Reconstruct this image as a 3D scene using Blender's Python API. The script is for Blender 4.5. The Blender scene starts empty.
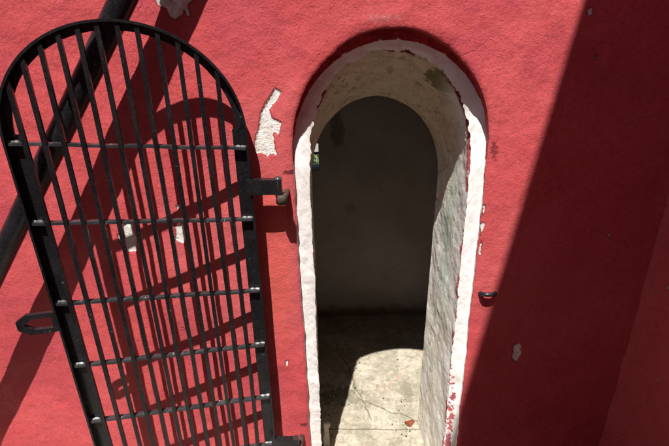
import bpy, bmesh, math, random
import numpy as np
from mathutils import Vector, Matrix

rnd = random.Random(7)
rng = np.random.default_rng(11)
sc = bpy.context.scene
COL = sc.collection

# ------------------------------------------------------------------ camera
EYE = Vector((0, 0, 2.0))
cam_d = bpy.data.cameras.new('camera')
cam = bpy.data.objects.new('camera', cam_d); COL.objects.link(cam)
cam_d.sensor_width = 36.0
cam_d.lens = 477.95 / 669.0 * 36.0
cam_d.clip_start = 0.02; cam_d.clip_end = 2000
Rv = Vector((0.99976209, 0.01196638, -0.01823674))
Uv = Vector((0.01188582, 0.40217011, 0.91548781))
Fv = Vector((-0.01828935, 0.91548676, -0.4019322))
cam.matrix_world = Matrix(((Rv.x, Uv.x, -Fv.x, EYE.x), (Rv.y, Uv.y, -Fv.y, EYE.y), (Rv.z, Uv.z, -Fv.z, EYE.z), (0, 0, 0, 1)))
sc.camera = cam

# ------------------------------------------------------------------ sky, sun, exposure
SUN_DIR = Vector((0.22, 1.0, -1.95)).normalized()      # the way the light travels
to_sun = -SUN_DIR
elev = math.asin(to_sun.z)
world = bpy.data.worlds.new('World'); sc.world = world; world.use_nodes = True
wn = world.node_tree; wn.nodes.clear()
sky = wn.nodes.new('ShaderNodeTexSky'); sky.sky_type = 'NISHITA'; sky.sun_disc = False
sky.sun_elevation = elev
sky.sun_rotation = math.atan2(to_sun.x, to_sun.y)
bg = wn.nodes.new('ShaderNodeBackground'); bg.inputs[1].default_value = 0.072
wo = wn.nodes.new('ShaderNodeOutputWorld')
wn.links.new(sky.outputs[0], bg.inputs[0]); wn.links.new(bg.outputs[0], wo.inputs[0])
sun_d = bpy.data.lights.new('sun', 'SUN'); sun_d.energy = 4.6; sun_d.angle = math.radians(0.53); sun_d.color = (1.0, 0.965, 0.91)
sun = bpy.data.objects.new('sun', sun_d); COL.objects.link(sun)
sun.rotation_euler = SUN_DIR.to_track_quat('-Z', 'Y').to_euler(); sun.location = (-2, -4, 8)
vs = sc.view_settings
vs.view_transform = 'Standard'; vs.look = 'None'; vs.gamma = 1.0; vs.use_curve_mapping = False
vs.exposure = 0.76
sc.render.engine = 'CYCLES'
sc.cycles.use_denoising = True
sc.cycles.diffuse_bounces = 7; sc.cycles.max_bounces = 12
sc.cycles.sample_clamp_indirect = 6.0

# ------------------------------------------------------------------ node helpers
def setin(n, key, v, nt):
    s = n.inputs[key]
    if isinstance(v, bpy.types.NodeSocket): nt.links.new(v, s)
    elif isinstance(v, (tuple, list)) and len(v) == 3 and s.type == 'RGBA': s.default_value = (*v, 1)
    else: s.default_value = v
class G:
    def __init__(s, name):
        s.m = bpy.data.materials.new(name); s.m.use_nodes = True
        s.nt = s.m.node_tree; s.nt.nodes.clear()
        s.out = s.nt.nodes.new('ShaderNodeOutputMaterial')
        s.b = s.nt.nodes.new('ShaderNodeBsdfPrincipled')
        s.nt.links.new(s.b.outputs[0], s.out.inputs[0])
        tc = s.nt.nodes.new('ShaderNodeTexCoord'); s.co = tc.outputs['Object']
        s.sep = s.nt.nodes.new('ShaderNodeSeparateXYZ'); s.nt.links.new(s.co, s.sep.inputs[0])
    def noise(s, scale, detail=4, rough=.55, co=None, dist=0, which='Fac'):
        n = s.nt.nodes.new('ShaderNodeTexNoise'); setin(n, 'Vector', co or s.co, s.nt)
        n.inputs['Scale'].default_value = scale; n.inputs['Detail'].default_value = detail
        n.inputs['Roughness'].default_value = rough; n.inputs['Distortion'].default_value = dist
        return n.outputs[which]
    def vor(s, scale, feature='F1', co=None, rand=1.0):
        n = s.nt.nodes.new('ShaderNodeTexVoronoi'); n.feature = feature; setin(n, 'Vector', co or s.co, s.nt)
        n.inputs['Scale'].default_value = scale; n.inputs['Randomness'].default_value = rand
        return n.outputs['Distance']
    def math(s, op, a, b=0.0, c=None, clamp=False):
        n = s.nt.nodes.new('ShaderNodeMath'); n.operation = op; n.use_clamp = clamp
        setin(n, 0, a, s.nt); setin(n, 1, b, s.nt)
        if c is not None: setin(n, 2, c, s.nt)
        return n.outputs[0]
    def ramp(s, v, lo, hi, a=0.0, b=1.0, smooth=True):
        n = s.nt.nodes.new('ShaderNodeMapRange'); n.interpolation_type = 'SMOOTHSTEP' if smooth else 'LINEAR'
        setin(n, 0, v, s.nt); n.inputs[1].default_value = lo; n.inputs[2].default_value = hi
        n.inputs[3].default_value = a; n.inputs[4].default_value = b
        return n.outputs[0]
    def mix(s, f, a, b, mode='MIX'):
        n = s.nt.nodes.new('ShaderNodeMix'); n.data_type = 'RGBA'; n.blend_type = mode
        setin(n, 0, f, s.nt); setin(n, 6, a, s.nt); setin(n, 7, b, s.nt)
        return n.outputs[2]
    def attr(s, name):
        n = s.nt.nodes.new('ShaderNodeAttribute'); n.attribute_name = name
        return n.outputs['Fac']
    def scaled(s, v):
        n = s.nt.nodes.new('ShaderNodeMapping'); setin(n, 0, s.co, s.nt); n.inputs['Scale'].default_value = v
        return n.outputs[0]
    def blob(s, c, r):
        n = s.nt.nodes.new('ShaderNodeVectorMath'); n.operation = 'SUBTRACT'; setin(n, 0, s.co, s.nt); n.inputs[1].default_value = c
        k = s.nt.nodes.new('ShaderNodeVectorMath'); k.operation = 'DIVIDE'; s.nt.links.new(n.outputs[0], k.inputs[0]); k.inputs[1].default_value = r
        l = s.nt.nodes.new('ShaderNodeVectorMath'); l.operation = 'LENGTH'; s.nt.links.new(k.outputs[0], l.inputs[0])
        return l.outputs['Value']
    def bump(s, h, strength=1.0, dist=0.002, normal=None):
        n = s.nt.nodes.new('ShaderNodeBump'); setin(n, 'Height', h, s.nt)
        n.inputs['Strength'].default_value = strength; n.inputs['Distance'].default_value = dist
        if normal is not None: s.nt.links.new(normal, n.inputs['Normal'])
        return n.outputs[0]
    def done(s, color, rough=.85, normal=None, metal=0.0, spec=.5):
        setin(s.b, 'Base Color', color, s.nt); setin(s.b, 'Roughness', rough, s.nt); setin(s.b, 'Metallic', metal, s.nt)
        setin(s.b, 'Specular IOR Level', spec, s.nt)
        if normal is not None: s.nt.links.new(normal, s.b.inputs['Normal'])
        return s.m

RED = (0.60, 0.088, 0.092)
WHITE = (0.86, 0.84, 0.82)

def red_wall_material(name):
    g = G(name)
    big = g.noise(1.7, 5, .6); mid = g.noise(7, 5, .6); fine = g.noise(60, 4, .6)
    c = g.mix(g.ramp(big, .35, .68), (0.49, 0.062, 0.066), (0.55, 0.084, 0.090))
    c = g.mix(g.ramp(mid, .46, .72, 0, .55), c, (0.49, 0.050, 0.056))
    c = g.mix(g.ramp(g.noise(3.3, 6, .7), .58, .75, 0, .35), c, (0.62, 0.15, 0.15))
    c = g.mix(g.ramp(fine, .5, .7, 0, .5), c, (0.36, 0.035, 0.042))
    c = g.mix(g.ramp(g.noise(2.4, 7, .72, dist=.4), .48, .62, 0, .6), c, (0.40, 0.048, 0.068))
    c = g.mix(g.ramp(g.noise(150, 3, .7), .52, .7, 0, .3), c, (0.66, 0.17, 0.17))
    c = g.mix(g.ramp(g.noise(1.1, 5, .6, co=g.scaled((1, 1, .8))), .52, .68, 0, .4), c, (0.58, 0.13, 0.135))
    # faint vertical damp streaks
    st = g.noise(1.0, 4, .6, co=g.scaled((9, 9, 1.1)))
    c = g.mix(g.ramp(st, .55, .8, 0, .3), c, (0.40, 0.045, 0.06))
    # rubbed, chalky places round the head of the arch
    sm = g.math('ADD', g.blob((.12, 1.5, 1.985), (.10, .2, .022)), g.math('MULTIPLY', g.math('SUBTRACT', g.noise(38, 5, .75), .5), 2.4))
    c = g.mix(g.ramp(sm, .2, .6, .4, 0), c, (0.58, 0.24, 0.24))
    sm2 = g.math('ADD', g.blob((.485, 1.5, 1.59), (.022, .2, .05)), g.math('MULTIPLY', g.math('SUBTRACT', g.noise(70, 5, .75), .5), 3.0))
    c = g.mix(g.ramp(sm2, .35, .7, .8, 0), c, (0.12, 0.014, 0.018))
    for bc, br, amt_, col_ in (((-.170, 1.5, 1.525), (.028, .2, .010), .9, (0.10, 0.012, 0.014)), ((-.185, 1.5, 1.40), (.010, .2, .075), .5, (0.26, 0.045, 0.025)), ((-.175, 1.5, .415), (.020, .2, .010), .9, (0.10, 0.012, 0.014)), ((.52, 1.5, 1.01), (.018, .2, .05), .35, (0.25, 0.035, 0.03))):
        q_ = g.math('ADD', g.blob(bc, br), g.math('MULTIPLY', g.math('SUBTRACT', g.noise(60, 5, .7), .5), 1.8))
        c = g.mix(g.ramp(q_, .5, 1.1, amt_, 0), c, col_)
    # the more orange under-coat beside the hinges
    orr = g.math('ADD', g.attr('orange'), g.math('MULTIPLY', g.math('SUBTRACT', g.noise(14, 5, .65), .5), 1.1))
    c = g.mix(g.ramp(orr, .35, .95, 0, .42), c, (0.60, 0.095, 0.055))
    # hairline cracks
    cw = g.noise(5, 4, .6, which='Color')
    cco = g.nt.nodes.new('ShaderNodeMix'); cco.data_type = 'RGBA'; cco.inputs[0].default_value = .12
    g.nt.links.new(g.co, cco.inputs[6]); g.nt.links.new(cw, cco.inputs[7])
    edge = g.vor(2.6, 'DISTANCE_TO_EDGE', co=cco.outputs[2])
    crack = g.math('MULTIPLY', g.ramp(edge, .0, .006, 1, 0), g.ramp(g.noise(2.3, 2), .53, .62))
    c = g.mix(g.math('MULTIPLY', crack, .3), c, (0.16, 0.014, 0.016))
    # dark flecks
    fl = g.vor(38); flm = g.math('MULTIPLY', g.ramp(fl, .04, .10, 1, 0), g.ramp(g.noise(4.1, 3), .52, .6))
    c = g.mix(g.math('MULTIPLY', flm, .75), c, (0.10, 0.012, 0.012))
    # peeled places: signed distance stored on the mesh, roughened by noise
    nn = g.math('MULTIPLY', g.math('SUBTRACT', g.noise(75, 5, .7), .5), .016)
    sd = g.math('ADD', g.attr('peel'), nn)
    rim = g.ramp(sd, -.0038, -.0008)
    bare = g.ramp(sd, -.0006, .0008)
    c = g.mix(g.math('MULTIPLY', rim, .72), c, (0.10, 0.010, 0.012))
    plaster = g.mix(g.ramp(g.noise(45, 5, .7), .42, .62), (0.72, 0.68, 0.62), (0.88, 0.87, 0.83))
    plaster = g.mix(g.ramp(g.vor(120), .12, .3, .7, 0), plaster, (0.30, 0.24, 0.18))
    plaster = g.mix(g.ramp(g.noise(28, 6, .75), .56, .63, 0, .75), plaster, (0.42, 0.24, 0.19))
    plaster = g.mix(g.ramp(sd, .0006, .0035, .45, 0), plaster, (0.55, 0.36, 0.32))
    c = g.mix(bare, c, plaster)
    # relief: trowelled stucco, grains and pits
    h = g.math('MULTIPLY', g.noise(26, 4, .6), .9)
    h = g.math('ADD', h, g.math('MULTIPLY', g.noise(110, 5, .65), .55))
    h = g.math('ADD', h, g.math('MULTIPLY', g.noise(320, 3, .6), .22))
    pit = g.math('MULTIPLY', g.ramp(g.vor(125), .12, .30, 1, 0), g.ramp(g.noise(9, 4, .65), .44, .60))
    c = g.mix(g.math('MULTIPLY', pit, .10), c, (0.20, 0.02, 0.024))
    h = g.math('SUBTRACT', h, g.math('MULTIPLY', pit, .22))
    h = g.math('SUBTRACT', h, g.math('MULTIPLY', crack, .3))
    h = g.math('SUBTRACT', h, g.math('MULTIPLY', bare, .75))
    h = g.math('ADD', h, g.math('MULTIPLY', bare, g.math('MULTIPLY', g.noise(160, 4, .7), .9)))
    nrm = g.bump(h, .85, .0038)
    return g.done(c, g.ramp(mid, .3, .7, .62, .8), nrm, spec=.35)

def white_trim_material():
    g = G('flaking_white_trim')
    n1 = g.noise(30, 5, .65)
    c = g.mix(g.ramp(n1, .4, .7), WHITE, (0.76, 0.73, 0.70))
    c = g.mix(g.ramp(g.noise(6, 4), .5, .75, 0, .4), c, (0.60, 0.52, 0.46))
    # old red coat between the wall and the white
    r = g.attr('redzone')
    rn = g.math('ADD', r, g.math('MULTIPLY', g.math('SUBTRACT', g.noise(30, 4, .6), .5), .7))
    c = g.mix(g.ramp(rn, .48, .54), c, g.mix(g.ramp(g.noise(40, 4), .4, .6), (0.30, 0.022, 0.028), (0.46, 0.05, 0.055)))
    # chips at the lower right and next to the reveal
    chipz = g.attr('chips')
    ch = g.math('ADD', chipz, g.math('MULTIPLY', g.math('SUBTRACT', g.noise(34, 5, .7, dist=.6), .5), 2.4))
    c = g.mix(g.ramp(ch, .80, .86), c, g.mix(g.ramp(g.noise(20, 3), .4, .6), (0.34, 0.07, 0.12), (0.50, 0.13, 0.12)))
    h = g.math('ADD', g.noise(38, 4, .6), g.math('MULTIPLY', g.noise(150, 4, .6), .4))
    h = g.math('SUBTRACT', h, g.math('MULTIPLY', g.ramp(ch, .78, .86), .5))
    return g.done(c, .7, g.bump(h, .55, .003), spec=.3)

def reveal_material():
    g = G('bare_lime_reveal')
    z = g.sep.outputs[2]; x = g.sep.outputs[0]; u = g.attr('across')
    n = g.noise(9, 6, .65); f = g.noise(48, 6, .72)
    st = g.noise(22, 5, .65, co=g.scaled((1, 1, .35)), dist=.5)
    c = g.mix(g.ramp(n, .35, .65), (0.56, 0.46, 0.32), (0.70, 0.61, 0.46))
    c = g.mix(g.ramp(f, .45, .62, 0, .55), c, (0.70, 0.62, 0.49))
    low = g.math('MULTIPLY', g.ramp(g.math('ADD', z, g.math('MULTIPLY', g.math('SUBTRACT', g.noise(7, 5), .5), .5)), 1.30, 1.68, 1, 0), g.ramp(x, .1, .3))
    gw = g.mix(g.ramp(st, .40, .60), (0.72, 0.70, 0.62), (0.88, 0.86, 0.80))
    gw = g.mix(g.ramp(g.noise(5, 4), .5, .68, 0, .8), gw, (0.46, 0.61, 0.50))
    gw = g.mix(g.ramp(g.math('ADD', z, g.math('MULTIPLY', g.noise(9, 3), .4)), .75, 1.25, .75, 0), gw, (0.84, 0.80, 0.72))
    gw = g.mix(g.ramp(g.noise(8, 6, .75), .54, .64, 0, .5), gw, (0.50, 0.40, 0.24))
    c = g.mix(low, c, gw)  # paler lime at lower right, part of its sunlit brightness painted in
    # flaked layers and pits
    lay = g.noise(11, 7, .68, dist=.5)
    edge = g.math('ABSOLUTE', g.math('SUBTRACT', lay, .52))
    c = g.mix(g.math('MULTIPLY', g.ramp(edge, .0, .008, .6, 0), g.ramp(g.noise(6, 3), .48, .58)), c, (0.20, 0.14, 0.09))
    chip = g.math('MULTIPLY', g.ramp(g.noise(27, 5, .6, co=g.scaled((1, .7, 1.8))), .60, .635), g.ramp(g.noise(5.5, 2), .40, .50))
    c = g.mix(g.math('MULTIPLY', chip, .65), c, (0.27, 0.20, 0.13))
    pit = g.math('MULTIPLY', g.ramp(g.vor(60, co=g.scaled((1, 1, .6))), .06, .18, 1, 0), g.ramp(g.noise(15, 3), .46, .58))
    c = g.mix(g.math('MULTIPLY', pit, .85), c, (0.13, 0.10, 0.07))
    # moss at the right shoulder
    mb = g.math('ADD', g.blob((.335, 1.62, 1.795), (.075, .10, .05)), g.math('MULTIPLY', g.math('SUBTRACT', g.noise(40, 5, .7), .5), 1.8))
    c = g.mix(g.ramp(mb, .75, 1.05, .85, 0), c, (0.12, 0.125, 0.035))
    # torn edge of the paint coats next to the white band
    e = g.math('ADD', u, g.math('MULTIPLY', g.math('SUBTRACT', g.noise(34, 5, .7), .5), .16))
    arch = g.attr('archness'); right = g.ramp(x, .30, .40)
    redm = g.math('MULTIPLY', g.ramp(e, .06, .085, 1, 0), g.math('ADD', g.math('MULTIPLY', arch, g.ramp(g.noise(9, 3), .40, .50)), g.math('MULTIPLY', right, g.ramp(g.noise(11, 4), .47, .52)), clamp=True))
    spk = g.math('MULTIPLY', g.ramp(g.math('ADD', u, g.math('MULTIPLY', g.math('SUBTRACT', g.noise(90, 4, .7), .5), .5)), .22, .38, 1, 0), right)
    c = g.mix(g.math('MULTIPLY', spk, .9), c, (0.78, 0.75, 0.70))
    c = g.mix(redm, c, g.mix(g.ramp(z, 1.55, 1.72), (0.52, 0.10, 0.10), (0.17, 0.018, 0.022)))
    h = g.math('ADD', g.math('MULTIPLY', g.ramp(lay, .50, .535), .8), g.math('MULTIPLY', st, .8))
    h = g.math('ADD', h, g.math('MULTIPLY', f, .7))
    h = g.math('ADD', h, g.math('MULTIPLY', g.noise(190, 4, .7), .3))
    h = g.math('SUBTRACT', h, g.math('MULTIPLY', pit, .6))
    h = g.math('ADD', h, g.math('MULTIPLY', spk, .3))
    return g.done(c, .9, g.bump(h, .75, .0030), spec=.2)

def interior_material():
    g = G('dull_interior_plaster')
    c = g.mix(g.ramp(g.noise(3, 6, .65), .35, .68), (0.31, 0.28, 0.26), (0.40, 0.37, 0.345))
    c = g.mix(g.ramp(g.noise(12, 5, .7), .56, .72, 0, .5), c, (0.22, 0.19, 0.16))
    m = g.blob((0.045, 2.9, .83), (.045, .2, .04))
    c = g.mix(g.ramp(m, .6, 1.1, .45, 0), c, (0.16, 0.13, 0.11))
    m2 = g.math('ADD', g.blob((-.03, 2.9, 1.34), (.05, .3, .13)), g.math('MULTIPLY', g.math('SUBTRACT', g.noise(18, 5, .7), .5), 1.4))
    c = g.mix(g.ramp(m2, .6, 1.0, .6, 0), c, (0.10, 0.085, 0.07))
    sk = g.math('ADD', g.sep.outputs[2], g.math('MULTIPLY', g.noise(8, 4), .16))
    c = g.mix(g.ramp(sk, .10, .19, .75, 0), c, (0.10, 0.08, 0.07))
    h = g.math('ADD', g.noise(18, 5, .6), g.math('MULTIPLY', g.noise(90, 4, .6), .4))
    return g.done(c, .9, g.bump(h, .6, .005), spec=.2)

def concrete_floor_material():
    g = G('stained_concrete_floor')
    x, y = g.sep.outputs[0], g.sep.outputs[1]
    c = g.mix(g.ramp(g.noise(6, 6, .65), .35, .65), (0.34, 0.30, 0.235), (0.47, 0.425, 0.34))
    c = g.mix(g.ramp(g.noise(35, 6, .7), .48, .66, 0, .7), c, (0.58, 0.53, 0.44))
    s1 = g.math('ADD', g.blob((-.04, 2.10, 0), (.19, .10, 1)), g.math('MULTIPLY', g.math('SUBTRACT', g.noise(24, 6, .75), .5), 4.2))
    c = g.mix(g.ramp(s1, .45, .95, .8, 0), c, (0.13, 0.12, 0.08))
    s3 = g.math('ADD', g.blob((.36, 2.15, 0), (.05, .12, 1)), g.math('MULTIPLY', g.math('SUBTRACT', g.noise(40, 6, .7), .5), 2.6))
    c = g.mix(g.ramp(s3, .5, 1.1, .6, 0), c, (0.16, 0.14, 0.10))
    s4 = g.ramp(g.noise(26, 6, .78, dist=1.0), .50, .62, 0, .72)
    c = g.mix(s4, c, (0.22, 0.185, 0.125))
    c = g.mix(g.ramp(g.noise(9, 4, .7), .55, .68, 0, .5), c, (0.40, 0.25, 0.16))
    c = g.mix(g.ramp(y, 2.5, 2.8, 0, .25), c, (0.11, 0.09, 0.07))  # far floor painted darker, shade beyond the sun patch
    # joint across the doorway and wandering cracks
    wob = g.math('MULTIPLY', g.math('SUBTRACT', g.noise(13, 4), .5), .02)
    j = g.math('ABSOLUTE', g.math('ADD', g.math('SUBTRACT', y, 1.862), wob))
    jm = g.ramp(j, .0015, .0045, 1, 0)
    wob2 = g.math('MULTIPLY', g.math('SUBTRACT', g.noise(5, 5), .5), .13)
    d2 = g.math('ABSOLUTE', g.math('ADD', g.math('SUBTRACT', g.math('ADD', x, g.math('MULTIPLY', y, .30)), .715), wob2))
    cm = g.math('MULTIPLY', g.ramp(d2, .001, .004, 1, 0), g.ramp(y, 1.9, 1.96))
    d3 = g.math('ABSOLUTE', g.math('ADD', g.math('SUBTRACT', g.math('ADD', y, g.math('MULTIPLY', x, .55)), 2.12), wob2))
    cm3 = g.math('MULTIPLY', g.ramp(d3, .001, .004, 1, 0), g.ramp(x, .07, .1))
    cm = g.math('MAXIMUM', jm, g.math('MAXIMUM', cm, cm3))
    c = g.mix(g.ramp(g.noise(70, 5, .8), .56, .68, 0, .45), c, (0.20, 0.165, 0.11))
    c = g.mix(g.ramp(g.noise(7.5, 6, .75), .47, .60, 0, .6), c, (0.24, 0.225, 0.16))
    c = g.mix(g.math('MULTIPLY', cm, .7), c, (0.13, 0.10, 0.065))
    h = g.math('ADD', g.noise(24, 6, .65), g.math('MULTIPLY', g.noise(120, 4, .65), .4))
    h = g.math('SUBTRACT', h, cm)
    return g.done(c, .85, g.bump(h, .75, .004), spec=.25)

def paint_metal(name, base=(0.007, 0.007, 0.008), chip=(0.30, 0.29, 0.28), amount=.67, rough=.25):
    g = G(name)
    n = g.noise(85, 5, .7); b = g.noise(9, 4, .6)
    c = g.mix(g.ramp(b, .4, .7), base, tuple(v * 2.0 for v in base))
    dust = g.ramp(g.noise(240, 3, .7), .55, .75, 0, .25)
    c = g.mix(dust, c, (0.10, 0.10, 0.105))
    m = g.math('MULTIPLY', g.ramp(n, amount, amount + .03), g.ramp(b, .45, .6))
    c = g.mix(m, c, chip)
    h = g.math('ADD', g.noise(60, 4, .6), g.math('MULTIPLY', g.noise(260, 3, .6), .35))
    return g.done(c, g.ramp(n, .3, .7, rough - .08, rough + .16), g.bump(h, .5, .0012), spec=.5)

def plain(name, col, rough=.8, amt=.25, scale=30, bump=.001):
    g = G(name)
    c = g.mix(g.ramp(g.noise(scale, 5, .6), .35, .7, 0, amt * 2), col, tuple(v * .5 for v in col))
    return g.done(c, rough, g.bump(g.noise(scale * 3, 4), .5, bump), spec=.3)

M_WALL = red_wall_material('red_stucco_paint')
M_TRIM = white_trim_material()
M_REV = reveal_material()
M_INT = interior_material()
M_FLOOR = concrete_floor_material()
M_GATE = paint_metal('black_gate_paint')
M_BAR = paint_metal('worn_sheen_bar_paint', base=(0.024, 0.024, 0.026), chip=(0.42, 0.41, 0.39), amount=.63, rough=.28)  # paler base paints sun sheen on the cross bars; chips are wear
M_WELD = paint_metal('scuffed_weld_metal', base=(0.10, 0.10, 0.10), chip=(0.5, 0.5, 0.48), amount=.5, rough=.4)
M_PIPE = paint_metal('black_pipe_paint', base=(0.006, 0.0065, 0.008), chip=(0.42, 0.41, 0.40), amount=.67, rough=.26)
M_RUST = plain('rusty_iron', (0.075, 0.052, 0.04), .6, .4, 60)
M_GROUND = plain('pale_stone_paving', (0.26, 0.235, 0.20), .9, .25, 4)
M_LEAFRED = plain('dry_orange_leaf', (0.42, 0.13, 0.07), .7, .3, 60)
M_PLASTIC = plain('weathered_white_plastic', (0.60, 0.57, 0.52), .6, .2, 50)
M_BARK = plain('bark', (0.12, 0.09, 0.06), .9, .3, 20)
M_GREEN = plain('green_leaves', (0.12, 0.16, 0.05), .6, .3, 10)
M_LAWN = plain('grass_ground', (0.09, 0.13, 0.04), .9, .3, 10)

# ------------------------------------------------------------------ object helpers
def tag(o, label=None, cat=None, group=None, kind=None):
    if label: o['label'] = label
    if cat: o['category'] = cat
    if group: o['group'] = group
    if kind: o['kind'] = kind
    return o
def empty(name, loc=(0, 0, 0)):
    o = bpy.data.objects.new(name, None); COL.objects.link(o); o.location = loc; o.empty_display_size = .1
    return o
def link(name, me, mats, parent=None):
    o = bpy.data.objects.new(name, me); COL.objects.link(o)
    for m in (mats if isinstance(mats, (list, tuple)) else [mats]): me.materials.append(m)
    if parent is not None:
        o.parent = parent
        o.matrix_parent_inverse = Matrix.Translation(parent.location).inverted()
    return o
def mesh_np(name, V, Q, attrs=None, smooth=True):
    me = bpy.data.meshes.new(name)
    V = np.asarray(V, np.float32); Q = np.asarray(Q, np.int32)
    me.vertices.add(len(V)); me.vertices.foreach_set('co', V.ravel())
    me.loops.add(Q.size); me.loops.foreach_set('vertex_index', Q.ravel())
    me.polygons.add(len(Q)); me.polygons.foreach_set('loop_start', np.arange(len(Q), dtype=np.int32) * 4)
    me.polygons.foreach_set('loop_total', np.full(len(Q), 4, np.int32))
    me.polygons.foreach_set('use_smooth', np.full(len(Q), smooth))
    me.update(calc_edges=True)
    for k, a in (attrs or {}).items():
        at = me.attributes.new(k, 'FLOAT', 'POINT'); at.data.foreach_set('value', np.asarray(a, np.float32))
    me.validate()
    return me
def bm_obj(name, bm, mats, parent=None, smooth=False, bevel=0.0, seg=2):
    if bevel > 0:
        es = [e for e in bm.edges if len(e.link_faces) == 2 and e.calc_face_angle(0) > .6]
        bmesh.ops.bevel(bm, geom=es, offset=bevel, segments=seg, affect='EDGES', profile=.6, clamp_overlap=True)
    bmesh.ops.recalc_face_normals(bm, faces=bm.faces)
    me = bpy.data.meshes.new(name); bm.to_mesh(me); bm.free()
    if smooth:
        for p in me.polygons: p.use_smooth = True
    return link(name, me, mats, parent)
def frame_box(bm, c, ax, ay, az, sx, sy, sz, mi=0):
    """box centred on c with half sizes along three directions"""
    vs = []
    for i in (-1, 1):
        for j in (-1, 1):
            for k in (-1, 1):
                vs.append(bm.verts.new(c + ax * (sx * i) + ay * (sy * j) + az * (sz * k)))
    for f in ((0, 1, 3, 2), (4, 6, 7, 5), (0, 4, 5, 1), (2, 3, 7, 6), (0, 2, 6, 4), (1, 5, 7, 3)):
        fc = bm.faces.new([vs[i] for i in f]); fc.material_index = mi
def box(bm, x0, x1, y0, y1, z0, z1, mi=0):
    frame_box(bm, Vector(((x0 + x1) / 2, (y0 + y1) / 2, (z0 + z1) / 2)), Vector((1, 0, 0)), Vector((0, 1, 0)), Vector((0, 0, 1)), (x1 - x0) / 2, (y1 - y0) / 2, (z1 - z0) / 2, mi)
def tube(bm, pts, r, seg=16, jitter=0, mi=0, cap=True, flat=None):
    rings = []
    for i, p in enumerate(pts):
        p = Vector(p); a = Vector(pts[max(i - 1, 0)]); b = Vector(pts[min(i + 1, len(pts) - 1)])
        d = (b - a).normalized(); up = Vector((0, 1, 0)) if abs(d.y) < .9 else Vector((0, 0, 1))
        s = d.cross(up).normalized(); t = s.cross(d).normalized()
        rr = r if not callable(r) else r(i / (len(pts) - 1))
        rings.append([bm.verts.new(p + s * (rr * math.cos(2 * math.pi * k / seg) * (1 + jitter * rnd.uniform(-1, 1))) + t * (rr * math.sin(2 * math.pi * k / seg) * (1 + jitter * rnd.uniform(-1, 1)))) for k in range(seg)])
    for a, b in zip(rings, rings[1:]):
        for k in range(seg):
            f = bm.faces.new((a[k], a[(k + 1) % seg], b[(k + 1) % seg], b[k])); f.material_index = mi; f.smooth = True
    if cap:
        for rr in (rings[0][::-1], rings[-1]):
            f = bm.faces.new(rr); f.material_index = mi

# ------------------------------------------------------------------ value noise
_tab = rng.random((64, 64, 64)).astype(np.float32)
def vnoise(x, y, z):
    x, y, z = (np.asarray(a, np.float64) + 1000.0 for a in np.broadcast_arrays(x, y, z))
    xi, yi, zi = np.floor(x).astype(int), np.floor(y).astype(int), np.floor(z).astype(int)
    fx, fy, fz = x - xi, y - yi, z - zi
    fx, fy, fz = (f * f * (3 - 2 * f) for f in (fx, fy, fz))
    r = 0
    for i in (0, 1):
        for j in (0, 1):
            for k in (0, 1):
                r = r + _tab[(xi + i) & 63, (yi + j) & 63, (zi + k) & 63] * (fx if i else 1 - fx) * (fy if j else 1 - fy) * (fz if k else 1 - fz)
    return r - .5
def fbm(x, y, z, f, oc=4, g=.5):
    r = 0; a = 1
    for _ in range(oc):
        r = r + a * vnoise(x * f, y * f, z * f); f *= 2.03; a *= g
    return r

# ------------------------------------------------------------------ doorway curves (world x, z)
WY = 1.5                 # face of the red wall
CHY = 1.90               # inner face of the front wall
CHB = 2.90               # back wall of the chamber
def arch_curve(n, cx, w, top, spring, bl, br, power=2.0):
    """left foot -> over the arch -> right foot; bl/br: x of the feet"""
    s_leg = spring; L1 = spring; La = math.pi * w * .5 * 2.0
    tot = L1 * 2 + La
    t = np.linspace(0, tot, n)
    X = np.empty(n); Z = np.empty(n); A = np.empty(n)
    m = t < L1
    X[m] = bl + (cx - w - bl) * (t[m] / L1); Z[m] = t[m]
    q = t > L1 + La
    k = (t[q] - L1 - La) / L1
    X[q] = cx + w + (br - cx - w) * k; Z[q] = spring * (1 - k)
    a = ~(m | q)
    th = math.pi - (t[a] - L1) / La * math.pi
    X[a] = cx + w * np.cos(th); Z[a] = spring + (top - spring) * np.sin(th)
    A = np.clip((Z - spring + .05) / (top - spring), 0, 1)
    return X, Z, A
N = 1100
C0x, C0z, ARCH = arch_curve(N, .1535, .3135, 1.957, 1.60, -.150, .478)
C2x, C2z, _ = arch_curve(N, .158, .321, 1.923, 1.57, -.158, .488)
C3x, C3z, _ = arch_curve(N, .157, .268, 1.893, 1.56, -.108, .428)
C4x, C4z, _ = arch_curve(N, .133, .256, 1.700, 1.385, -.135, .376)
# hand-made wobble
wob = fbm(C0x, 3.1, C0z, 5.0, 3) * .010 + fbm(C0x, 7.7, C0z, 26.0, 3) * .0028
nx = np.gradient(C0z); nz = -np.gradient(C0x); nl = np.hypot(nx, nz); nx /= nl; nz /= nl   # points inward-left / outward
C0x = C0x + nx * wob; C0z = np.maximum(C0z + nz * wob, 0)
C0z[0] = C0z[-1] = 0
OUT = np.c_[C0x, C0z]

def wall_y(x, z, d):
    """depth of the red wall's face; d = distance to the doorway edge"""
    y = WY + fbm(x, .3, z, 1.4, 3) * .012 + fbm(x, 5.3, z, 8.0, 4) * .0055
    y = y + .005 * np.exp(-np.maximum(d, 0) / .005) - .0022 * np.exp(-((d - .03) / .02) ** 2) * (.5 + fbm(x, 2.2, z, 14, 2))
    return y

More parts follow.
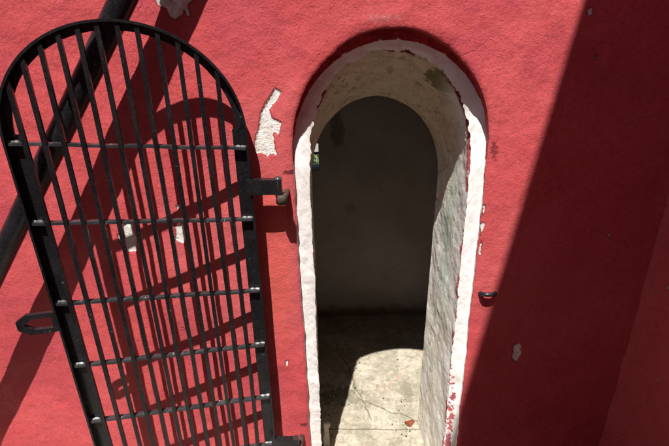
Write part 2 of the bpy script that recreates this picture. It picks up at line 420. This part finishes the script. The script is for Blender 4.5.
PEEL = [
 [(-0.5364, 2.0568), (-0.53, 2.0438), (-0.5183, 2.0279), (-0.5018, 2.0224), (-0.494, 1.9985), (-0.4774, 1.9929), (-0.4584, 2.0032), (-0.4503, 2.0188), (-0.4414, 2.0002), (-0.4352, 2.0027), (-0.4406, 2.0265), (-0.4237, 2.0444), (-0.42, 2.09), (-0.52, 2.10)],
 [(-0.2035, 1.7941), (-0.1859, 1.7819), (-0.1998, 1.758), (-0.2267, 1.7279), (-0.2191, 1.703), (-0.1917, 1.6901), (-0.2007, 1.649), (-0.2189, 1.662), (-0.2161, 1.6103), (-0.2114, 1.5838), (-0.2303, 1.5907), (-0.2443, 1.5776), (-0.2594, 1.5912), (-0.2788, 1.5914), (-0.2784, 1.634), (-0.2625, 1.6723), (-0.2521, 1.7222), (-0.2276, 1.7585)],
 [(-0.7649, 1.3397), (-0.7454, 1.3507), (-0.7295, 1.343), (-0.731, 1.3164), (-0.7248, 1.2932), (-0.735, 1.2384), (-0.7643, 1.2348), (-0.781, 1.2588), (-0.785, 1.2745), (-0.7893, 1.3056), (-0.7695, 1.3169)],
 [(-0.5848, 1.3411), (-0.5705, 1.3371), (-0.5531, 1.3445), (-0.5528, 1.291), (-0.5633, 1.2678), (-0.5894, 1.2818), (-0.5809, 1.3145)],
 [(-0.5661, 1.4114), (-0.5519, 1.4148), (-0.5541, 1.4002), (-0.5644, 1.4004)],
 [(0.7008, 2.0003), (0.715, 2.0001), (0.7176, 1.987), (0.7077, 1.9793), (0.7029, 1.9899)],
 [(0.7517, 1.8729), (0.7581, 1.87), (0.7545, 1.8588)],
 [(0.9051, 1.2918), (0.917, 1.2841), (0.9152, 1.2765)],
 [(0.6461, 0.8209), (0.6716, 0.8301), (0.6813, 0.7873), (0.6685, 0.739), (0.6504, 0.7587)],
 [(0.5956, 0.764), (0.6034, 0.7639), (0.6045, 0.7542)],
 [(0.470, 1.4012), (0.479, 1.3975), (0.474, 1.3611)],
 [(0.474, 1.3389), (0.484, 1.3313), (0.4747, 1.2861), (0.470, 1.3239)],
 [(0.476, 1.2553), (0.482, 1.2707), (0.481, 1.2082), (0.474, 1.2241)],
 [(-0.2357, 0.7465), (-0.2236, 0.7513), (-0.2256, 0.7166), (-0.2329, 0.7266)],
]
def poly_sd(px, pz, poly):
    """signed distance, positive inside"""
    P = np.array(poly); d = np.full(px.shape, 9.0); ins = np.zeros(px.shape, bool)
    for (ax, az), (bx, bz) in zip(P, np.roll(P, -1, 0)):
        ex, ez = bx - ax, bz - az; t = np.clip(((px - ax) * ex + (pz - az) * ez) / (ex * ex + ez * ez), 0, 1)
        d = np.minimum(d, np.hypot(px - ax - t * ex, pz - az - t * ez))
        c = (az > pz) != (bz > pz)
        with np.errstate(divide='ignore', invalid='ignore'):
            ins ^= c & (px < (bx - ax) * (pz - az) / (bz - az if bz != az else 1e-9) + ax)
    return np.where(ins, d, -d)

XC = 1.094               # inside corner with the right wall
WTOP = 4.30
# ------------------------------------------------------------------ the front wall
xs = np.r_[np.arange(-4.5, -1.5, .1), np.arange(-1.5, XC, .004), XC]
zs = np.r_[0.0, np.arange(.05, .15, .05), np.arange(.15, 2.25, .004), np.arange(2.25, WTOP, .1), WTOP]
xs = np.unique(np.round(xs, 5)); zs = np.unique(np.round(zs, 5))
GX, GZ = np.meshgrid(xs, zs); nz_, nx_ = GX.shape
gx, gz = GX.ravel(), GZ.ravel()
# inside test against the outline
def in_out(px, pz):
    P = OUT[::4]; P = np.vstack([P, OUT[-1]])
    ins = np.zeros(px.shape, bool)
    sel = np.where((px > -.22) & (px < .52) & (pz < 2.02))[0]
    x_, z_ = px[sel], pz[sel]; r = np.zeros(len(sel), bool)
    for (ax, az), (bx, bz) in zip(P, np.roll(P, -1, 0)):
        if az == bz: continue
        c = (az > z_) != (bz > z_)
        r ^= c & (x_ < (bx - ax) * (z_ - az) / (bz - az) + ax)
    ins[sel] = r
    return ins
idx = np.arange(nz_ * nx_).reshape(nz_, nx_)
Q = np.stack([idx[:-1, :-1], idx[:-1, 1:], idx[1:, 1:], idx[1:, :-1]], -1).reshape(-1, 4)
qcx, qcz = gx[Q].mean(1), gz[Q].mean(1)
kin = in_out(qcx, qcz)
Q_in, Q = Q[kin], Q[~kin]
touch = np.zeros(len(gx), bool); touch[Q_in.ravel()] = True
used = np.zeros(len(gx), bool); used[Q.ravel()] = True
rim = np.where(touch & used)[0]
P = OUT
for i in rim:
    if gz[i] <= 0:                                   # feet stay on the floor
        gx[i] = P[0, 0] if gx[i] < .15 else P[-1, 0]; continue
    k = np.argmin((P[:, 0] - gx[i]) ** 2 + (P[:, 1] - gz[i]) ** 2)
    gx[i], gz[i] = P[k]
near = np.where((gx > -.40) & (gx < .70) & (gz < 2.2))[0]
dist = np.full(len(gx), 1.0)
Pd = P
for s in range(0, len(near), 6000):
    ii = near[s:s + 6000]
    dist[ii] = np.sqrt(((gx[ii, None] - Pd[None, :, 0]) ** 2 + (gz[ii, None] - Pd[None, :, 1]) ** 2).min(1))
dist[rim] = 0
peel = np.full(len(gx), -.05)
for pl in PEEL:
    a = np.array(pl); m = .05
    ii = np.where((gx > a[:, 0].min() - m) & (gx < a[:, 0].max() + m) & (gz > a[:, 1].min() - m) & (gz < a[:, 1].max() + m))[0]
    peel[ii] = np.maximum(peel[ii], poly_sd(gx[ii], gz[ii], pl))
peel = np.maximum(peel, -.05)
gy = wall_y(gx, gz, dist)
pk = np.clip(peel / .002 + .5, 0, 1)
gy = gy + .0040 * pk
lump = np.clip(poly_sd(gx, gz, PEEL[0]) / .012 + .25, 0, 1) * (gz > 1.9)
gy = gy - lump * (.009 + .010 * fbm(gx, 1.1, gz, 40, 3))
orange = np.exp(-((gx + .245) / .075) ** 2) * np.clip((1.62 - gz) / .15, 0, 1) * np.clip((gz - .5) / .5, .25, 1)
keep = np.zeros(len(gx), bool); keep[Q.ravel()] = True
remap = np.cumsum(keep) - 1
V = np.c_[gx, gy, gz][keep]
wall_me = mesh_np('front_wall', V, remap[Q][:, [0, 1, 2, 3]], {'peel': peel[keep], 'orange': orange[keep]})
front = link('front_wall', wall_me, M_WALL)
tag(front, 'sunlit red stucco wall with peeling paint around the arched doorway', 'wall', kind='structure')

# ---- trim ring and reveal lofted between the curves
def loft(rows, attrs_rows):
    R = len(rows); V = np.concatenate(rows); n = len(rows[0])
    id_ = np.arange(R * n).reshape(R, n)
    q = np.stack([id_[:-1, :-1], id_[1:, :-1], id_[1:, 1:], id_[:-1, 1:]], -1).reshape(-1, 4)
    return V, q, {k: np.concatenate([r[k] for r in attrs_rows]) for k in attrs_rows[0]}
dep = .016 + .034 * np.clip(ARCH * 1.6, 0, 1)           # how far the band sits behind the wall face
y0 = wall_y(C0x, C0z, np.zeros(N)); C1 = np.c_[C0x, y0 + dep, C0z]; C0 = np.c_[C0x, y0 - .0005, C0z]
rows = []; at = []
def addrow(a, red, chips): rows.append(a); at.append({'redzone': red, 'chips': chips})
rightleg = np.clip((C0x - .3) / .1, 0, 1) * np.clip((1.5 - C0z) / .3, 0, 1)
leftleg = np.clip((.0 - C0x) / .1, 0, 1) * np.clip((1.5 - C0z) / .3, 0, 1)
lowchip = rightleg * np.clip((.85 - C0z) / .3, 0, 1)
edge_red = .75 * np.ones(N)
for k in np.linspace(0, 1, 8):
    addrow(C0 * (1 - k) + C1 * k, np.where(ARCH > .02, 1.0, .62 - .35 * k), np.zeros(N))
zone = np.clip(ARCH * 2.2, 0, 1) * .012
C2 = np.c_[C2x, y0 + dep + .002, C2z]
C2 = np.c_[C0x + (C2[:, 0] - C0x) * 1.0, C2[:, 1], C2[:, 2]]
mixw = np.clip(ARCH * 3, 0, 1)[:, None]
C2 = C2 * mixw + (C1 + np.c_[-np.sign(C0x - .15) * .003, 0 * C0x, 0 * C0x]) * (1 - mixw)
for k in np.linspace(0, 1, 8)[1:]:
    addrow(C1 * (1 - k) + C2 * k, np.where(ARCH > .02, 1.05 - .5 * k, .2), np.zeros(N))
C3y = y0 + dep + .012
tear = (fbm(C3x, 4.4, C3z, 9, 2) * .016 + fbm(C3x, 4.4, C3z, 45, 4, .65) * .010) * np.clip(ARCH + .35, 0, 1)
nx3 = np.gradient(C3z); nz3 = -np.gradient(C3x); nl3 = np.hypot(nx3, nz3)
C3s = np.c_[C3x, C3y + .004, C3z]
C3 = np.c_[C3x + nx3 / nl3 * tear, C3y, C3z + nz3 / nl3 * tear]; C3[0, 2] = C3[-1, 2] = 0
for k in np.linspace(0, 1, 22)[1:]:
    p_ = C2 * (1 - k) + C3 * k
    p_[:, 1] += .0032 * fbm(p_[:, 0], 1.3, p_[:, 2], 26, 3) * math.sin(k * math.pi) + .004 * k ** 3
    addrow(p_, np.full(N, .18) * (1 - k), .62 * k ** 2 * rightleg + .70 * lowchip * np.sin(math.pi * k) + .02)
V, q, A_ = loft(rows, at)
trim = link('door_surround', mesh_np('door_surround', V, q, A_), M_TRIM, front)
last = rows[-1]
C4 = np.c_[C4x, np.full(N, CHY), C4z]
rows = []; at = []
M_ = 95
right_side = np.clip((C3x - .2) / .15, 0, 1)
for k in np.linspace(0, 1, M_):
    p_ = C3s * (1 - k) + C4 * k + (last - C3s) * math.exp(-k / .035)
    w = math.sin(math.pi * min(k * 1.02, 1))
    bulge = .010 * math.sin(math.pi * k)
    n_ = fbm(p_[:, 0] + p_[:, 1], p_[:, 1], p_[:, 2], 7, 3) * .011 + fbm(p_[:, 0], p_[:, 1], p_[:, 2], 38, 3, .55) * .0018
    env = min(k / .04, 1.0) * min((1 - k) / .03 + .45, 1.0)
    px_ = -(nx3 / nl3); pz_ = -(nz3 / nl3)
    p_[:, 0] += nx3 / nl3 * (n_ * env - .004 * min(k / .02, 1)); p_[:, 2] += nz3 / nl3 * (n_ * env - .004 * min(k / .02, 1))
    p_[:, 2] = np.maximum(p_[:, 2], 0)
    rows.append(p_); at.append({'across': np.full(N, k), 'archness': np.clip(ARCH * 2, 0, 1)})
inner_edge = rows[-1].copy()
for dx in (.01, .03):                                     # rounded inner arris turned onto the chamber side
    p_ = inner_edge.copy(); c_ = np.array([.133, 0, .9]); v_ = p_ - c_; v_[:, 1] = 0; v_ /= np.linalg.norm(v_, axis=1)[:, None]
    p_ = p_ + v_ * dx; p_[:, 1] += .006; p_[:, 2] = np.maximum(p_[:, 2], 0)
    rows.append(p_); at.append({'across': np.ones(N), 'archness': np.clip(ARCH * 2, 0, 1)})
V, q, A_ = loft(rows, at)
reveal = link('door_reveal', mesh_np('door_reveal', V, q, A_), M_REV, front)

# ------------------------------------------------------------------ right wall
ys = np.unique(np.round(np.r_[np.arange(.2, 1.5, .008), 1.52, np.arange(-1.4, .2, .1)], 4))
zz = np.unique(np.round(np.r_[0, np.arange(.05, 2.2, .008), np.arange(2.2, WTOP, .1), WTOP], 4))
GY, GZ2 = np.meshgrid(ys, zz); a_, b_ = GY.ravel(), GZ2.ravel()
xw = XC - .002 + fbm(3.3, a_, b_, 1.6, 3) * .014 + fbm(8.3, a_, b_, 10, 3) * .004 - .05 * np.exp(-np.maximum(1.5 - a_, 0) / .02) * .35
i2 = np.arange(len(a_)).reshape(GY.shape)
Q2 = np.stack([i2[:-1, :-1], i2[1:, :-1], i2[1:, 1:], i2[:-1, 1:]], -1).reshape(-1, 4)
sidepeel = np.full(len(a_), -.05)
for cy, cz, r in ((1.40, 1.13, .006), (1.33, .80, .006)):
    sidepeel = np.maximum(sidepeel, r - np.hypot(a_ - cy, b_ - cz))
side = link('right_wall', mesh_np('right_wall', np.c_[xw, a_, b_], Q2, {'peel': sidepeel, 'orange': np.zeros(len(a_))}), M_WALL)
tag(side, 'shaded red stucco wall meeting the doorway wall at the right corner', 'wall', kind='structure')
bm = bmesh.new(); box(bm, XC + .06, XC + .5, -1.4, 1.5, 0, WTOP)
bm_obj('masonry_core', bm, M_WALL, side)

# ------------------------------------------------------------------ overhead slab whose edge throws the big shadow
ZT = 4.30
# its edge runs where the sun sends the measured shadow line (x .686 -> .457 between z 2.021 and .427 on the wall)
sx_, sz_ = SUN_DIR.x / SUN_DIR.y, -SUN_DIR.z / SUN_DIR.y
t1, t2 = (ZT - 2.021) / sz_, (ZT - .427) / sz_
e = (Vector((.686 - sx_ * t1, 1.5 - t1)) - Vector((.457 - sx_ * t2, 1.5 - t2))).normalized(); p0 = Vector((1.0135, 1.5))
a = p0 + e * .5; b = p0 - e * 4.6
poly = [(p0.x, p0.y), (3.2, p0.y), (3.2, b.y), (b.x, b.y)]
bm = bmesh.new()
top = [bm.verts.new((x, y, ZT + .004)) for x, y in poly]; bot = [bm.verts.new((x, y, ZT - .22)) for x, y in poly]
bm.faces.new(top); bm.faces.new(bot[::-1])
for i in range(4): bm.faces.new((top[i], bot[i], bot[(i + 1) % 4], top[(i + 1) % 4]))
slab = bm_obj('overhead_slab', bm, M_WALL)
tag(slab, 'red masonry slab overhead that shades the right part of the wall', 'roof slab', kind='structure')

# ------------------------------------------------------------------ unseen walls added behind and left of the viewer to cut sky light
bm = bmesh.new(); box(bm, -3.6, 3.2, -3.1, -2.6, 0, 5.2)
tag(bm_obj('sky_blocker_back', bm, M_WALL, bevel=.02), 'unseen red wall added behind the viewer to block sky light', 'wall', kind='structure')
bm = bmesh.new(); box(bm, -4.4, -3.9, -3.1, 1.46, 0, 4.6)
tag(bm_obj('sky_blocker_left', bm, M_WALL, bevel=.02), 'unseen red wall added at the left to block sky light', 'wall', kind='structure')

# ------------------------------------------------------------------ chamber behind the doorway
ch = empty('chamber', (0.15, 2.4, 0))
tag(ch, 'dim plastered chamber seen through the arched doorway', 'room', kind='structure')
X0, X1, ZC = -.62, .95, 2.35
# inner face of the front wall: ring from the inner arris to a rectangle
bm = bmesh.new()
IE = rows[-1][::10]; IE = np.vstack([IE, rows[-1][-1]])
cpt = np.array([.133, .9])
loop1 = []; loop2 = []
for q_ in IE:
    v = np.array([q_[0], q_[2]]) - cpt
    tmax = min([t for t in (((X1 + .1 - cpt[0]) / v[0]) if v[0] > 1e-6 else 9e9, ((X0 - .1 - cpt[0]) / v[0]) if v[0] < -1e-6 else 9e9, ((ZC + .1 - cpt[1]) / v[1]) if v[1] > 1e-6 else 9e9, ((0 - cpt[1]) / v[1]) if v[1] < -1e-6 else 9e9)])
    w = cpt + v * tmax
    loop1.append(bm.verts.new((q_[0], CHY + .006, q_[2]))); loop2.append(bm.verts.new((w[0], CHY + .006, w[1])))
for i in range(len(loop1) - 1):
    try: bm.faces.new((loop1[i], loop2[i], loop2[i + 1], loop1[i + 1]))
    except ValueError: pass
# fill the two lower corners
for i, xx in ((0, X0 - .1), (-1, X1 + .1)):
    l = loop1[i].co; o2 = loop2[i].co
    cv = [bm.verts.new((xx, CHY + .0065, 0)), bm.verts.new((l.x, CHY + .0065, 0)), bm.verts.new((l.x, CHY + .0065, .02)), bm.verts.new((xx, CHY + .0065, 1.0))]
    bm.faces.new(cv)
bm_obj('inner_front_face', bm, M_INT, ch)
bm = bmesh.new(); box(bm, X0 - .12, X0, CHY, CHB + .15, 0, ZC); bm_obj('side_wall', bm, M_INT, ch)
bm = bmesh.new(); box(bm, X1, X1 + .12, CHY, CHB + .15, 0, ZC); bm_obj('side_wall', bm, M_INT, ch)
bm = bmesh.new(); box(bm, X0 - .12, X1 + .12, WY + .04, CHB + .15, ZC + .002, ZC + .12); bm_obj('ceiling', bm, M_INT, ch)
WX0, WX1, WZ0, WZ1 = -.235, -.149, 1.09, 1.265
bm = bmesh.new()
box(bm, X0 + .001, WX0, CHB, CHB + .15, 0, ZC); box(bm, WX1, X1 - .001, CHB, CHB + .15, 0, ZC)
box(bm, WX0, WX1, CHB, CHB + .15, 0, WZ0); box(bm, WX0, WX1, CHB, CHB + .15, WZ1, ZC)
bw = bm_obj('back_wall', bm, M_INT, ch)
bm = bmesh.new(); box(bm, WX0 - .002, WX1 + .002, CHB + .10, CHB + .115, 1.168, 1.182)
bm_obj('window_bar', bm, M_GATE, bw)
# top of the front wall and its mass above the chamber
bm = bmesh.new(); box(bm, -4.5, XC + .5, WY + .02, WY + .45, ZC + .13, WTOP - .01); box(bm, -4.5, X0 - .13, WY + .03, WY + .45, 0, ZC + .129)
bm_obj('masonry_core', bm, M_WALL, front)

# ------------------------------------------------------------------ floor and ground
fx, fy = np.meshgrid(np.linspace(X0, X1, 320), np.linspace(1.30, CHB + .02, 320))
fz = fbm(fx, fy, 0.2, 6, 3) * .005 + fbm(fx, fy, 2.2, 30, 3) * .0018 - .0015
fi = np.arange(fx.size).reshape(fx.shape)
fq = np.stack([fi[:-1, :-1], fi[:-1, 1:], fi[1:, 1:], fi[1:, :-1]], -1).reshape(-1, 4)
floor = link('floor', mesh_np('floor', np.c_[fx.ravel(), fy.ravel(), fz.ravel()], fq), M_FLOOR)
tag(floor, 'stained cream concrete floor of the doorway and chamber', 'floor', kind='structure')
bm = bmesh.new(); vs_ = [bm.verts.new(v) for v in ((-300, -300, -.012), (300, -300, -.012), (300, 300, -.012), (-300, 300, -.012))]; bm.faces.new(vs_)
tag(bm_obj('ground', bm, M_GROUND), 'pale paving and ground around the building', 'ground', kind='structure')
bm = bmesh.new(); vs_ = [bm.verts.new(v) for v in ((-60, 12, -.004), (60, 12, -.004), (60, 80, -.004), (-60, 80, -.004))]; bm.faces.new(vs_)
tag(bm_obj('grass_ground', bm, M_LAWN), 'green grass behind the building', 'grass', kind='structure')

# ------------------------------------------------------------------ the iron gate
H0 = Vector((-.2949, 1.4535, 0)); AL = .2654
sd_ = Vector((-math.cos(AL), -math.sin(AL), 0))           # from the hinge towards the free side
nd_ = Vector((-math.sin(AL), math.cos(AL), 0))            # towards the wall
if nd_.y < 0: nd_ = -nd_
UP = Vector((0, 0, 1))
GW = .650
def gp(s, z, n=0.0): return H0 + sd_ * s + nd_ * n + UP * z
gate = empty('iron_gate', gp(0, .06))
tag(gate, 'black arched iron bar gate swung open against the red wall', 'gate')
BZ = [1.624, 1.3865, 1.1153, .8827, .6328, .3801, .133]
SG = [.1047, .1047, .095, .0732, .0745, .0904, .08]
def zbar(j, s): return BZ[j] + math.tan(SG[j]) * s
ZL = zbar(0, GW) + .015; ZR = zbar(0, 0) + .055
# arched flat band, standing on edge
bm = bmesh.new(); NA = 64; T = .007; prev = None
r0 = GW / 2
apex = 1.998
for i in range(NA + 1):
    th = math.pi * i / NA
    s = r0 - r0 * math.cos(th)                            # 0 hinge side .. GW free side
    base = ZR + (ZL - ZR) * (s / GW)
    rise = apex - (ZR + ZL) / 2
    z = base + rise * math.sin(th)
    nS = Vector((-math.cos(th), math.sin(th)))            # outward in (s, z)
    ring = []
    for o, n in ((0, -.034), (0, -.006), (-.028, -.006), (-.028, -.011), (-T, -.011), (-T, -.034)):
        ring.append(bm.verts.new(gp(s + nS.x * o, z + nS.y * o, n)))
    if prev:
        for k in range(6): bm.faces.new((prev[k], prev[(k + 1) % 6], ring[(k + 1) % 6], ring[k]))
    else: bm.faces.new(ring)
    prev = ring
bm.faces.new(prev[::-1])
bm_obj('arch_band', bm, M_GATE, gate, smooth=False, bevel=.0012)
def arch_z(s):
    th = math.acos(max(-1, min(1, (r0 - s) / r0)))
    return ZR + (ZL - ZR) * (s / GW) + (apex - (ZR + ZL) / 2) * math.sin(th)
# angle-iron stiles
for s0, sgn, zt in ((0, 1, ZR), (GW, -1, ZL)):
    bm = bmesh.new()
    frame_box(bm, gp(s0 + sgn * .003, (zt + .06) / 2, -.017), sd_, nd_, UP, .003, .017, (zt - .06) / 2)
    frame_box(bm, gp(s0 + sgn * (.006 + (.036 if sgn > 0 else .044) / 2), (zt + .004 + .06) / 2, -.003), sd_, nd_, UP, (.036 if sgn > 0 else .044) / 2, .003, (zt + .004 - .06) / 2)
    if sgn > 0:   # gusset under the foot of the arch
        v = [bm.verts.new(gp(*c)) for c in ((.0065, zt - .055, -.007), (.042, zt - .055, -.007), (.0065, zt + .05, -.007), (.0065, zt - .055, -.011), (.042, zt - .055, -.011), (.0065, zt + .05, -.011))]
        for f in ((0, 2, 1), (3, 4, 5), (0, 1, 4, 3), (1, 2, 5, 4), (2, 0, 3, 5)): bm.faces.new([v[i] for i in f])
    bm_obj('stile', bm, M_GATE, gate, bevel=.001)
# cross bars, with scuffed weld beads at their ends
def weld(bm, c, r, mi):
    st = bmesh.ops.create_icosphere(bm, subdivisions=2, radius=r)
    for v in st['verts']:
        v.co = Vector((v.co.x * 1.5, v.co.y * .7, v.co.z * .75)) * (1 + rnd.uniform(-.18, .18)) + c
        for f in v.link_faces: f.material_index = mi
for j in range(7):
    bm = bmesh.new()
    sa, sb = .008, GW - .010
    n_seg = 10; prev = None
    for k in range(n_seg + 1):
        s = sa + (sb - sa) * k / n_seg; z = zbar(j, s) + .0012 * math.sin(k * 1.7 + j)
        ring = [bm.verts.new(gp(s, z + dz, n)) for dz, n in ((-.0042, -.026), (.0042, -.026), (.0042, -.0075), (-.0042, -.0075))]
        if prev:
            for q_ in range(4): bm.faces.new((prev[q_], prev[(q_ + 1) % 4], ring[(q_ + 1) % 4], ring[q_]))
        else: bm.faces.new(ring)
        prev = ring
    bm.faces.new(prev[::-1])
    es = [e_ for e_ in bm.edges if len(e_.link_faces) == 2 and e_.calc_face_angle(0) > .6]
    bmesh.ops.bevel(bm, geom=es, offset=.0012, segments=2, affect='EDGES', clamp_overlap=True)
    for s in (.014, .030): weld(bm, gp(s, zbar(j, s) + .003, -.012), .0075, 1)
    for s in (GW - .028, GW - .014): weld(bm, gp(s, zbar(j, s) + .003, -.013), .0072, 1)
    bm_obj('cross_bar', bm, [M_BAR, M_WELD], gate)
# upright bars
SB = [.069 + .0482 * k for k in range(12)]
for k, s in enumerate(SB):
    bm = bmesh.new()
    zt = arch_z(s) - .010; z0 = .10
    prev = None; rate = rnd.uniform(.3, .7); ds = rnd.uniform(-.003, .003)
    for i in range(13):
        z = z0 + (zt - z0) * i / 12
        ss = s + ds * math.sin(i * rate + k)
        ring = [bm.verts.new(gp(ss + a * .0062, z, -.0235 + b * .0062)) for a, b in ((-1, -1), (1, -1), (1, 1), (-1, 1))]
        if prev:
            for q_ in range(4): bm.faces.new((prev[q_], prev[(q_ + 1) % 4], ring[(q_ + 1) % 4], ring[q_]))
        else: bm.faces.new(ring)
        prev = ring
    bm.faces.new(prev[::-1])
    es = [e_ for e_ in bm.edges if len(e_.link_faces) == 2 and e_.calc_face_angle(0) > .6]
    bmesh.ops.bevel(bm, geom=es, offset=.0010, segments=1, affect='EDGES', clamp_overlap=True)
    for j in range(7):
        if zbar(j, s) < zt - .03:
            weld(bm, gp(s, zbar(j, s), -.022), .0060, 0)
    bm_obj('upright_bar', bm, M_GATE, gate)
# latch loop on the free side: a long flat-bar ring with a chamfered nose
bm = bmesh.new()
def ringpoly(off, n):
    L0, L1, h = GW - .004, GW + .112, .036
    zc = 1.120
    pts = [(L0, -h), (L1 - .03, -h), (L1, -h * .42), (L1, h * .42), (L1 - .03, h), (L0, h)]
    cx_ = (L0 + L1) / 2; out = []
    for s, dz in pts:
        s2 = s - math.copysign(off, s - cx_); z2 = dz - math.copysign(off, dz)
        out.append(bm.verts.new(gp(s2, zc + z2 + (s2 - GW) * .02, n)))
    return out
o1, o2_, i1, i2_ = ringpoly(0, -.020), ringpoly(0, -.034), ringpoly(.016, -.020), ringpoly(.016, -.034)
for k in range(6):
    l = (k + 1) % 6
    bm.faces.new((o1[k], o1[l], o2_[l], o2_[k])); bm.faces.new((i1[k], i2_[k], i2_[l], i1[l]))
    bm.faces.new((o1[k], i1[k], i1[l], o1[l])); bm.faces.new((o2_[k], o2_[l], i2_[l], i2_[k]))
bm_obj('latch_loop', bm, M_GATE, gate, bevel=.001)
# hinges: a flat lug, a knuckle and a pin set in the wall
for zc, lab in ((1.503, 'u'), (.395, 'l')):
    bm = bmesh.new()
    X = Vector((1, 0, 0)); Y = Vector((0, 1, 0))
    frame_box(bm, Vector((-.2465, 1.425, zc)), X, Y, UP, .0545, .012, .0245)
    hg = bm_obj('hinge', bm, M_GATE, gate, bevel=.002)
    kn = bmesh.new()
    tube(kn, [(-.203, 1.425, zc - .030), (-.203, 1.425, zc + .020), (-.203, 1.425, zc + .030)], .0120, 18, .03)
    bm_obj('hinge_pin', kn, M_BAR, hg, bevel=.0015)
    kn = bmesh.new()
    tube(kn, [(-.195, 1.425, zc - .058), (-.195, 1.425, zc - .026)], .0185, 6, .05)
    bm_obj('nut', kn, M_RUST, hg, bevel=.002)
    kn = bmesh.new()
    tube(kn, [(-.194, 1.430, zc - .044), (-.188, 1.46, zc - .044), (-.182, 1.54, zc - .040)], .0095, 12, .04)
    bm_obj('wall_anchor', kn, M_RUST, hg)

# ------------------------------------------------------------------ leaning pipe
pa, pb = Vector((-0.5833, 1.4050, 2.0426)), Vector((-1.0632, 1.3750, 1.3642))
d = (pa - pb).normalized()
lo = pb - d * ((pb.z - .02) / d.z); hi = pa + d * 1.35
pts = [lo.lerp(hi, i / 30) for i in range(31)]
bm = bmesh.new(); tube(bm, pts, .0345, 40)
pipe = bm_obj('steel_pipe', bm, M_PIPE)
tag(pipe, 'thick black steel pipe leaning diagonally behind the gate', 'pipe')

# ------------------------------------------------------------------ iron staple on the wall right of the door
bm = bmesh.new()
cx_, cz_ = .5220, 1.060
pts = []
for i in range(21):
    t = math.pi * i / 20
    pts.append((cx_ - .0265 * math.copysign(abs(math.cos(t)) ** .6, math.cos(t)), 1.512 - .040 * math.sin(t) ** .7, cz_ - .006 + .012 * math.sin(t)))
pts = [(cx_ - .0265, 1.55, cz_ - .006)] + pts + [(cx_ + .0265, 1.55, cz_ - .006)]
tube(bm, pts, .0080, 14, .03)
staple = bm_obj('iron_staple', bm, M_GATE, smooth=True)
tag(staple, 'small black iron staple set in the red wall right of the doorway', 'staple')

# ------------------------------------------------------------------ things on the floor
bm = bmesh.new(); ctr = Vector((.336, 1.895, .004))
vc = bm.verts.new(ctr + Vector((0, 0, .006))); rim_ = []
for i in range(18):
    a = 2 * math.pi * i / 18; r = (.023 + .005 * math.sin(3 * a) + rnd.uniform(-.003, .003))
    rim_.append(bm.verts.new(ctr + Vector((r * 1.15 * math.cos(a), r * .85 * math.sin(a), .004 + .004 * math.sin(2 * a)))))
for i in range(18): bm.faces.new((vc, rim_[i], rim_[(i + 1) % 18]))
geo = bmesh.ops.solidify(bm, geom=bm.faces[:], thickness=.001)
leaf = bm_obj('dry_leaf', bm, M_LEAFRED, smooth=True)
tag(leaf, 'small dry orange leaf lying on the sunlit concrete floor', 'leaf')
bm = bmesh.new()
lean = Vector((-.03, .01, 1)).normalized(); X = Vector((1, 0, 0)); Yv = lean.cross(X).normalized()
frame_box(bm, Vector((-.094, 1.755, .078)), X, Yv, lean, .011, .004, .076)
frame_box(bm, Vector((-.106, 1.752, .04)), X, Yv, lean, .004, .012, .038)
frame_box(bm, Vector((-.092, 1.750, .149)), X, Yv, lean, .015, .006, .010)
tag(bm_obj('plastic_strip', bm, M_PLASTIC, bevel=.002), 'short white plastic strip standing against the left door jamb', 'strip')

# ------------------------------------------------------------------ greenery outside the little window
def bush(loc, h, r, label, seed):
    rr = random.Random(seed)
    t = empty('shrub', loc); tag(t, label, 'shrub')
    bm = bmesh.new(); L = Vector(loc)
    for k in range(5):
        a = rr.uniform(0, 6.28); tip = L + Vector((math.cos(a) * r * .6, math.sin(a) * r * .6, h * rr.uniform(.6, .95)))
        tube(bm, [L, L.lerp(tip, .5) + Vector((rr.uniform(-.05, .05), rr.uniform(-.05, .05), .05)), tip], lambda q_: .03 * (1 - q_ * .8), 7)
    bm_obj('stem', bm, M_BARK, t)
    bm = bmesh.new()
    for k in range(1600):
        a = rr.uniform(0, 6.28); b = rr.uniform(.15, 1); q_ = math.sqrt(rr.random()) * r * math.sin(math.pi * b) ** .6 * (1 + .3 * math.sin(3 * a + 5 * b))
        c = L + Vector((math.cos(a) * q_, math.sin(a) * q_, b * h))
        n = Vector((rr.gauss(0, 1), rr.gauss(0, 1), rr.gauss(.6, 1))).normalized(); u_ = n.orthogonal().normalized(); v_ = n.cross(u_); s = rr.uniform(.03, .06)
        bm.faces.new([bm.verts.new(c + u_ * s * i + v_ * s * .5 * j) for i, j in ((-1, 0), (0, -1), (1, 0), (0, 1))])
    bm_obj('foliage', bm, M_GREEN, t)
bush((-.45, 4.9, 0), .64, .5, 'leafy green shrub outside the small window of the chamber', 3)

# ------------------------------------------------------------------ crumbs of plaster and grit along the jambs
bm = bmesh.new()
for k in range(420):
    if k % 3 == 0: x_, y_ = -.10 + abs(rnd.gauss(0, .035)), rnd.uniform(1.62, 2.2)
    elif k % 3 == 1: x_, y_ = .345 - abs(rnd.gauss(0, .05)), rnd.uniform(1.62, 2.1)
    else: x_, y_ = rnd.uniform(-.08, .36), rnd.uniform(1.62, 2.5)
    sz = rnd.choice([.0015, .0018, .0022, .003, .0045]); f0 = len(bm.faces)
    st = bmesh.ops.create_icosphere(bm, subdivisions=1, radius=sz)
    mi = rnd.choice([0, 0, 1, 2])
    for v in st['verts']:
        v.co = Vector((v.co.x * rnd.uniform(.7, 1.5), v.co.y * rnd.uniform(.7, 1.5), v.co.z * .6)) + Vector((x_, y_, .002 + sz * .3))
        for f in v.link_faces: f.material_index = mi
tag(bm_obj('grit', bm, [M_FLOOR, M_PLASTIC, M_RUST]), 'crumbs of plaster and grit scattered along the foot of the jambs', 'grit', kind='stuff')
